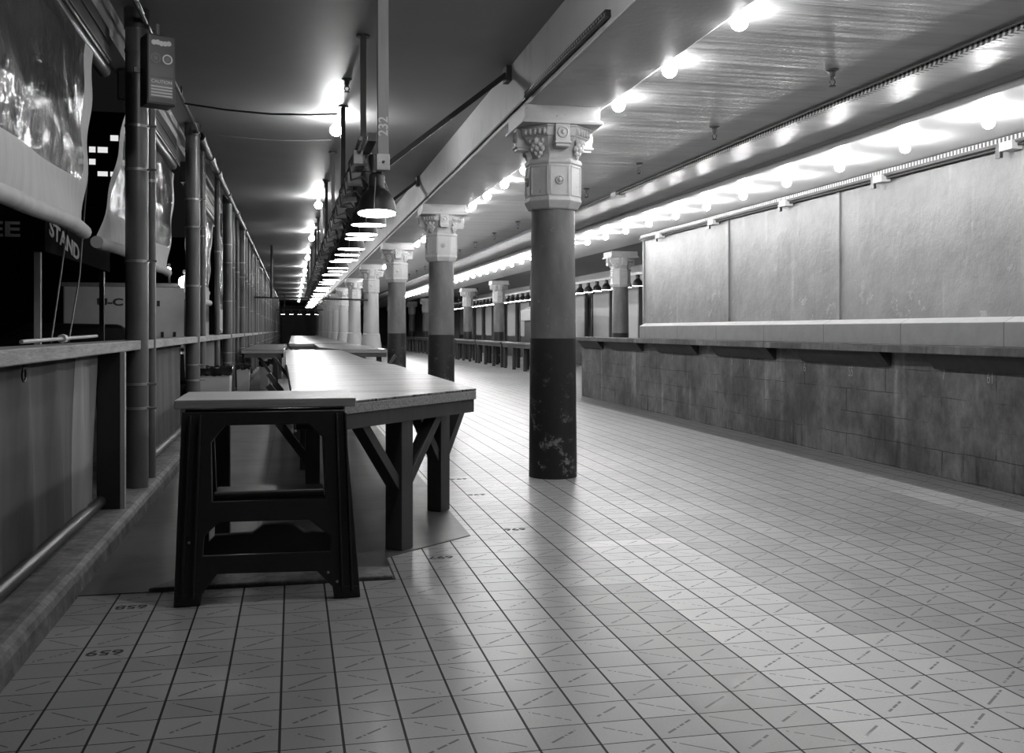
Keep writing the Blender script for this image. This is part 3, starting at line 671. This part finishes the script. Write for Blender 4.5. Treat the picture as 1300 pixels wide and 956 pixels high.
for k, y_ in enumerate(extra[1:]): dup(dpz, (PX + .02, y_, 0), label='thin downpipe between the posts of the left rail, %s beyond the nearest' % ordw(k))
o = obj('square_post', box(NB(), -.07, .06, -.10, .10, 0.10, 1.02), 'black', loc=(-1.05, 6.3, 0), bev=.004); tag(o, 'short black square post under the near sill', 'post')
obj('edge_batten', box(NB(), .06, .085, -.10, -.05, 0.10, 1.02), 'woodpost', o)
for k in range(len(posts) - 1):
    a, b = posts[k], posts[k + 1]
    near = k == 0
    s_ = thing('window_sill', ('thick pale timber sill rail at the near left, above the dark canvas' if near else 'pale timber sill rail of the left side, %s bay beyond the near one' % ordw(k - 1)), 'sill', (0, 0, 0), 0, 'sill rails along the left side')
    obj('sill', box(NB(), -1.17, -.985 if near else -.965, a + .0, b - (0.03 if near else .06), 1.02, 1.082), 'sill', s_, bev=.006)
    # lower canvas with folds
    bm = NB(); ny = 60 if k < 2 else 14; rows = []
    y0, y1 = a + .12, b - .12 if k else 6.18
    for iz in range(7):
        z_ = .15 + (1.02 - .15) * iz / 6; r_ = []
        for iy in range(ny + 1):
            y_ = y0 + (y1 - y0) * iy / ny
            r_.append(bm.verts.new((-1.12 + .014 * math.sin(y_ * 11 + iz * .25) + .008 * math.sin(y_ * 23 + iz * .6), y_, z_)))
        rows.append(r_)
    for r0, r1 in zip(rows, rows[1:]):
        for iy in range(ny): bm.faces.new((r0[iy], r0[iy + 1], r1[iy + 1], r1[iy]))
    c_ = thing('lower_canvas', ('dark hanging canvas under the near left sill, seamed with a paler strip' if near else 'hanging grey canvas under the sill, %s bay beyond the near one' % ordw(k - 1)), 'canvas', (0, 0, 0), 0, 'canvas panels under the sills')
    obj('cloth', bm, 'canvas', c_, True)
    obj('bottom_roller', tube(NB(), [(-1.10, y0 - .03, .148), (-1.10, y1 + .03, .148)], .034, 12), 'pipedark' if near else 'pipe', c_, True)
    if near:
        mt = T(-1.085, 4.45, .965) @ Matrix.Rotation(PI / 2, 4, 'Y')
        bm = NB(); n = 20
        tube(bm, [mt @ Vector((.028 * math.cos(q * 2 * PI / n), .028 * math.sin(q * 2 * PI / n), 0)) for q in range(n + 1)], .005, 6); tube(bm, [(-1.085, 4.45, .993), (-1.085, 4.45, 1.02)], .004, 6)
        obj('ring', bm, 'black', c_, True)
# header board and roller housing
struct('trim_12', box(NB(), -1.30, -1.17, -3, YF, 3.07, 3.31), 'cream')
for k, (a, b) in enumerate(((1.5, 6.75), (7.75, 10.5), (11.9, 16.3), (17.0, 20.6), (21.2, 24.8), (25.4, 29.0), (29.6, 33.2))):
    t = thing('roller_housing', 'dark roller housing under the left eaves, %s from the front' % ordw(k), 'housing', (-1.16, 0, 0), 0, 'roller housings under the left eaves')
    obj('cover', box(NB(), -.10, .02, a, b, 2.84, 3.07), 'black', t, bev=.012)
    obj('tube', tube(NB(), [(-.02, a, 2.805), (-.02, b + .03, 2.805)], .04, 14), 'pipedark', t, True)
    bm = box(NB(), .02, .028, a, b, 2.86, 2.872); box(bm, .02, .03, a, b, 2.96, 2.968); obj('edge_strip', bm, 'pipe', t)
# vinyl curtains
def curtain(label, X, topz, ta, tb, ba, bb, botz, hemz, seed):
    t = thing('vinyl_curtain', label, 'curtain', (X, 0, 0), 0, 'clear vinyl curtains of the left side')
    rnd = random.Random(seed); ny, nz_ = 44, 22; ph1, ph2 = rnd.uniform(0, 6), rnd.uniform(0, 6)
    def pt(u_, z_):
        f_ = (z_ - botz) / (topz - botz); y_ = (ba + (bb - ba) * u_) * (1 - f_) + (ta + (tb - ta) * u_) * f_
        w = .016 * math.sin(u_ * 9 + z_ * 3 + ph1) + .010 * math.sin(u_ * 27 - z_ * 5 + ph2) + .012 * math.sin(z_ * 14 + u_ * 11)
        return (w * (0.5 + .5 * (1 - f_)), y_, z_)
    def grid(u0, u1, z0, z1, nu, nz2):
        bm = NB(); rows = [[bm.verts.new(pt(u0 + (u1 - u0) * a / nu, z0 + (z1 - z0) * b / nz2)) for a in range(nu + 1)] for b in range(nz2 + 1)]
        for r0, r1 in zip(rows, rows[1:]):
            for i_ in range(nu): bm.faces.new((r0[i_], r0[i_ + 1], r1[i_ + 1], r1[i_]))
        return bm
    obj('vinyl_sheet', grid(.04, .96, hemz, topz, ny, nz_), 'vinyl', t, True)
    obj('hem', grid(0, 1, botz, hemz, ny, 5), 'hem', t, True)
    for u0, u1 in ((0, .04), (.96, 1)): obj('side_border', grid(u0, u1, hemz, topz, 2, nz_), 'hem', t, True)
    n = 16; obj('bottom_pole', tube(NB(), [Vector(pt(i_ / n, botz)) + Vector((0.01, 0, -.02)) for i_ in range(n + 1)], .04, 12), 'hem', t, True)
    return t
curtain('large clear vinyl curtain with a pale hem at the near left', -1.13, 2.775, 1.2, 6.22, 1.2, 5.86, 1.71, 1.95, 1)
curtain('clear vinyl curtain behind the nearest pipe post', -1.20, 2.775, 7.75, 10.9, 6.75, 10.2, 1.73, 1.95, 2)
curtain('slack clear vinyl curtain between the second and third posts', -1.19, 2.775, 12.0, 16.0, 11.6, 14.8, 1.55, 1.75, 3)
curtain('clear vinyl curtain between the third and fourth posts', -1.19, 2.775, 17.0, 20.4, 17.0, 20.2, 1.15, 1.5, 4)
for k in range(3): curtain('clear vinyl curtain far down the left side, %s beyond the fourth post' % ordw(k), -1.19, 2.775, posts[4 + k] + .3, posts[5 + k] - .3, posts[4 + k] + .3, posts[5 + k] - .3, 1.6, 1.85, 5 + k)
# ceiling edge pipe and cables
t = thing('eaves_pipe', 'jointed pipe with cables along the left edge of the ceiling', 'pipe', (-.96, 0, 3.2))
obj('thin_cable', tube(NB(), [(0, 2, 0), (0, 11, 0)], .016, 8), 'black', t, True)
obj('bright_wire', tube(NB(), [(.02, 2, .015), (.02, 6.8, -.005)], .004, 6), 'steel', t, True)
bm = tube(NB(), [(0, 11, 0), (0, 70, 0)], .038, 12); obj('pipe_run', bm, 'pipe', t, True)
for k, y_ in enumerate([11, 12.3, 13.4, 15.5, 18, 21, 24.5, 29, 34, 40]): obj('coupling', tube(NB(), [(0, y_, 0), (0, y_ + .3, 0)], .052, 12), 'pipedark' if k % 2 else 'dark', t, True)
for y_ in (6.2, 9.2, 12.8, 16.4, 20, 24, 28): obj('hanger', tube(NB(), [(0, y_, 0), (0, y_, .1)], .009, 6), 'dark', t, True)
for k, (y_, z_) in enumerate(((9.35, 3.15), (10.75, 3.17))):
    bm = tube(NB(), [(-.95, y_, z_ + .03), (-.6, y_, z_ - .01), (-.2, y_, z_ - .03), (.15, y_, z_ - .02), (.40, y_, z_ + .0)], .009 if k == 0 else .005, 6)
    o = obj('ceiling_cable', bm, 'black' if k == 0 else 'pipe', None, True); tag(o, ['thick dark cable strung across under the left ceiling', 'thin pale cable strung across farther under the left ceiling'][k], 'cable')
# warning box on the near post
t = thing('warning_box', 'dark box with round stickers and a caution label high on the nearest post', 'box', (-.80, 6.35, 2.50), math.radians(24))
obj('case', box(NB(), -.085, .085, -.07, .07, 0, .42), 'black', t, bev=.005)
obj('case_front', box(NB(), -.078, .078, -.076, -.0702, .01, .41), 'plastic', t, bev=.002)
yy0 = -.0765
lb = obj('caution_label', box(NB(), -.068, .068, yy0 - .001, yy0, .04, .155), 'pipe', t)
text('caution_text', 'CAUTION', .027, 'text_w', T(0, yy0 - .0015, .135) @ RX, lb, .0005, .0004)
for k in range(4): obj('print_line', box(NB(), -.062, .062, yy0 - .002, yy0 - .001, .048 + .018 * k, .056 + .018 * k), 'text_w', lb)
bm = NB()
for q in range(5): ball(bm, (-.045 + .022 * q, yy0, .368 + .003 * math.sin(q * 2)), .016, (1, .1, 1), 2)
obj('white_blot', bm, 'text_w', t, True)
for x_, mt_ in ((-.035, 'pipe'), (.035, 'text_w')):
    r_ = lathe(NB(), [(.03, 0), (.03, .002), (.022, .002), (.022, 0)], 24, cap=False, mt=T(x_, yy0, .275) @ Matrix.Rotation(PI / 2, 4, 'X'))
    s_ = obj('round_sticker', r_, mt_, t)
    obj('sticker_centre', lathe(NB(), [(.015, 0), (.015, .002)], 16, mt=T(x_, yy0, .275) @ Matrix.Rotation(PI / 2, 4, 'X')), 'pipe', s_)
obj('picture_label', box(NB(), -.065, .068, yy0 - .001, yy0, .165, .235), 'pipedark', t)
obj('mounting_arm', box(NB(), -.13, -.08, .03, .05, .20, .23), 'dark', t)
obj('antenna', tube(NB(), [(.0, 0, .42), (.0, 0, .50)], .012, 8), 'steel', t)
# pole and cords at the near opening
o = obj('curtain_pole', tube(tube(NB(), [(-1.12, 4.55, 1.10), (-1.12, 6.2, 1.115)], .009, 8), [(-1.12, 5.3, 1.107), (-1.12, 5.36, 1.107)], .022, 8), 'cream', None, True); tag(o, 'thin pale pole lying along the near sill', 'pole')
for k, (ya, yb) in enumerate(((5.84, 5.35), (6.35, 5.75))):
    o = obj('tie_cord', tube(NB(), [(-1.2, ya, 1.75 + .3 * k), (-1.18, (ya + yb) / 2 - .02, 1.45), (-1.18, yb, 1.085)], .0045, 6), 'pipe', None, True)
    tag(o, ['pale cord hanging from the near curtain corner to the sill', 'pale cord hanging beside the nearest post behind the first cord'][k], 'cord')

# ------------------------------------------------------------------ street outside
def P3(px, py_, z):
    f = 1265.0; th = math.atan(278 / f); c, s_ = math.cos(th), math.sin(th); x = (px - 650) * z / f
    return Vector((x * c + z * s_, z * c - x * s_, 1.15 - (py_ - 419) * z / f))
struct('ground', prism(NB(), [(-60, -5), (-1.6, -5), (-1.6, 110), (-60, 110)], -.3, -.1), 'asphalt')
# coffee stand tent
t = thing('market_tent', 'dark canopy tent of a coffee stand outside the left opening', 'tent', (-4.3, 12.75, 0))
obj('canopy', lathe(NB(), [(2.6, 1.95), (2.6, 2.30), (1.2, 2.75), (.05, 3.1)], 4, rot=PI / 4), 'tent', t)
for x_ in (-1.75, 1.75):
    for y_ in (-1.75, 1.75): obj('tent_leg', box(NB(), x_ - .03, x_ + .03, y_ - .03, y_ + .03, -.1, 1.98), 'cream' if x_ > 0 and y_ < 0 else 'dark', t)
text('canopy_letters', 'COFFEE', .21, 'text_w', T(1.06, -1.845, 2.16) @ RX, t, .002, .006, 1.5)
text('canopy_letters', 'STAND', .24, 'text_w', T(1.845, -.95, 2.12) @ Matrix.Rotation(PI / 2, 4, 'Z') @ RX @ Matrix.Rotation(-.12, 4, 'Z'), t, .002, .006, 1.9)
# box truck
t = thing('box_truck', 'white box truck parked across the street', 'truck', (-3.45, 22.6, 0))
obj('cargo_box', box(NB(), -1.3, 1.3, 0, 4.6, .75, 2.12), 'cream', t, bev=.03)
obj('roof_trim', box(NB(), -1.33, 1.33, -.04, 4.64, 2.07, 2.16), 'steel', t, bev=.01)
obj('lower_skirt', box(NB(), -1.3, 1.3, -.02, 4.6, .35, .749), 'black', t)
obj('cab', prism(NB(), [(-1.1, 4.7), (1.1, 4.7), (1.1, 6.2), (-1.1, 6.2)], .4, 1.9), 'cream', t, bev=.06)
text('truck_letters', 'U-C', .21, 'text_d', T(-.36, -.006, 1.74) @ RX, t, .004, .008, 1.45)
for x_, z_ in ((.62, 1.72), (.95, 1.05), (.7, 1.05)): obj('latch', box(NB(), x_ - .03, x_ + .03, -.03, .0, z_ - .06, z_ + .06), 'black', t)
for x_ in (-1.2, .95):
    for y_ in (.9, 5.4): obj('wheel', lathe(NB(), [(.40, 0), (.40, .25)], 24, mt=T(x_, y_, .30) @ Matrix.Rotation(PI / 2, 4, 'Y')), 'black', t, True)
# cars
def make_car(label, loc, rz):
    t = thing('parked_car', label, 'car', loc, rz, 'cars outside the left opening')
    obj('car_body', prismY(NB(), [(-2.1, .25), (2.1, .25), (2.15, .6), (1.9, .8), (1.1, .88), (.5, 1.35), (-1.0, 1.38), (-1.7, .92), (-2.1, .85)], -.85, .85), 'plastic', t, bev=.08)
    obj('side_window', prismY(NB(), [(.95, .92), (.45, 1.28), (-.9, 1.30), (-1.4, .95)], -.86, -.8), 'black', t)
    for x_ in (-1.35, 1.35):
        for y_ in (-.8, .62): obj('wheel', lathe(NB(), [(.32, 0), (.32, .2), (.2, .21)], 24, mt=T(x_, y_, .32) @ Matrix.Rotation(-PI / 2, 4, 'X')), 'black', t, True)
    for y_ in (-.6, .6): obj('headlight', ball(NB(), (2.08, y_, .66), .09, (.5, 1, .8)), 'steel', t, True)
    return t
make_car('dark car outside the near left opening', (-3.0, 5.0, -.1), math.radians(88))
cc = make_car('dark car before the white box truck', (-3.6, 19.6, -.1), math.radians(8))
# street lamps and lit buildings
for k, (px_, py__, z_) in enumerate(((129, 303, 29), (235, 358, 20), (214, 342, 40), (320, 377, 45))):
    q = P3(px_, py__, z_)
    t = thing('street_lamp', ['bright street lamp left of the nearest post', 'street lamp right of the nearest post, the brighter one', 'street lamp right of the nearest post, the fainter one', 'small street lamp seen between distant posts'][k], 'street lamp', (q.x, q.y, 0), 0, 'street lamps outside')
    obj('lamp_pole', tube(NB(), [(0, .3, -.1), (0, .3, q.z + .25), (0, 0, q.z + .2)], .05, 8), 'dark', t, True)
    obj('lamp_globe', ball(NB(), (0, 0, q.z), .13 if k < 2 else .09), 'street', t, True)
for k, (px_, py__, z_, w_, h_) in enumerate(((128, 250, 200, 13, 45), (215, 330, 95, 14, 10), (20, 250, 120, 26, 20))):
    q = P3(px_, 419, z_)
    t = thing('office_building', ['tall dark building with rows of lit windows beyond the near opening', 'low dark building behind the white truck', 'dark building block behind the tent'][k], 'building', (q.x, q.y, 0), 0, 'buildings across the street')
    obj('wall', box(NB(), -w_ / 2, w_ / 2, 0, 8, -.1, h_), 'black', t)
    if k == 0:
        for fl_ in range(5, 17):
            for c_, (xa, wa) in enumerate(((-4.2, 1.5), (-2.2, 1.2), (-.6, 1.9), (1.8, 1.5), (4.0, 1.3))):
                if random.random() < .75: obj('lit_window', box(NB(), xa, xa + wa, -.03, 0, fl_ * 2.45, fl_ * 2.45 + 1.15), 'window', t)

# ------------------------------------------------------------------ world, camera
w = bpy.data.worlds.new('night'); SC.world = w; w.use_nodes = True
bg = w.node_tree.nodes['Background']; bg.inputs[0].default_value = (1, 1, 1, 1); bg.inputs[1].default_value = 0.006
cd = bpy.data.cameras.new('camera'); cam = bpy.data.objects.new('camera', cd); COL.objects.link(cam)
cam.location = (0, 0, 1.15); cam.rotation_euler = (PI / 2, 0, -math.atan(278 / 1265))
cd.sensor_width = 36; cd.lens = 36 * 1265 / 1300; cd.shift_y = -(478 - 419) / 1300; cd.clip_start = 0.05; cd.clip_end = 500
SC.camera = cam
SC.view_settings.view_transform = 'Standard'; SC.view_settings.look = 'None'; SC.view_settings.gamma = 1; SC.view_settings.use_curve_mapping = False
SC.view_settings.exposure = 0.0
cy = SC.cycles; cy.use_denoising = True; cy.max_bounces = 7; cy.diffuse_bounces = 4; cy.glossy_bounces = 4; cy.transparent_max_bounces = 12; cy.sample_clamp_indirect = 6; cy.use_light_tree = True
cy.use_adaptive_sampling = True; cy.adaptive_threshold = 0.02; cy.caustics_reflective = False; cy.caustics_refractive = False
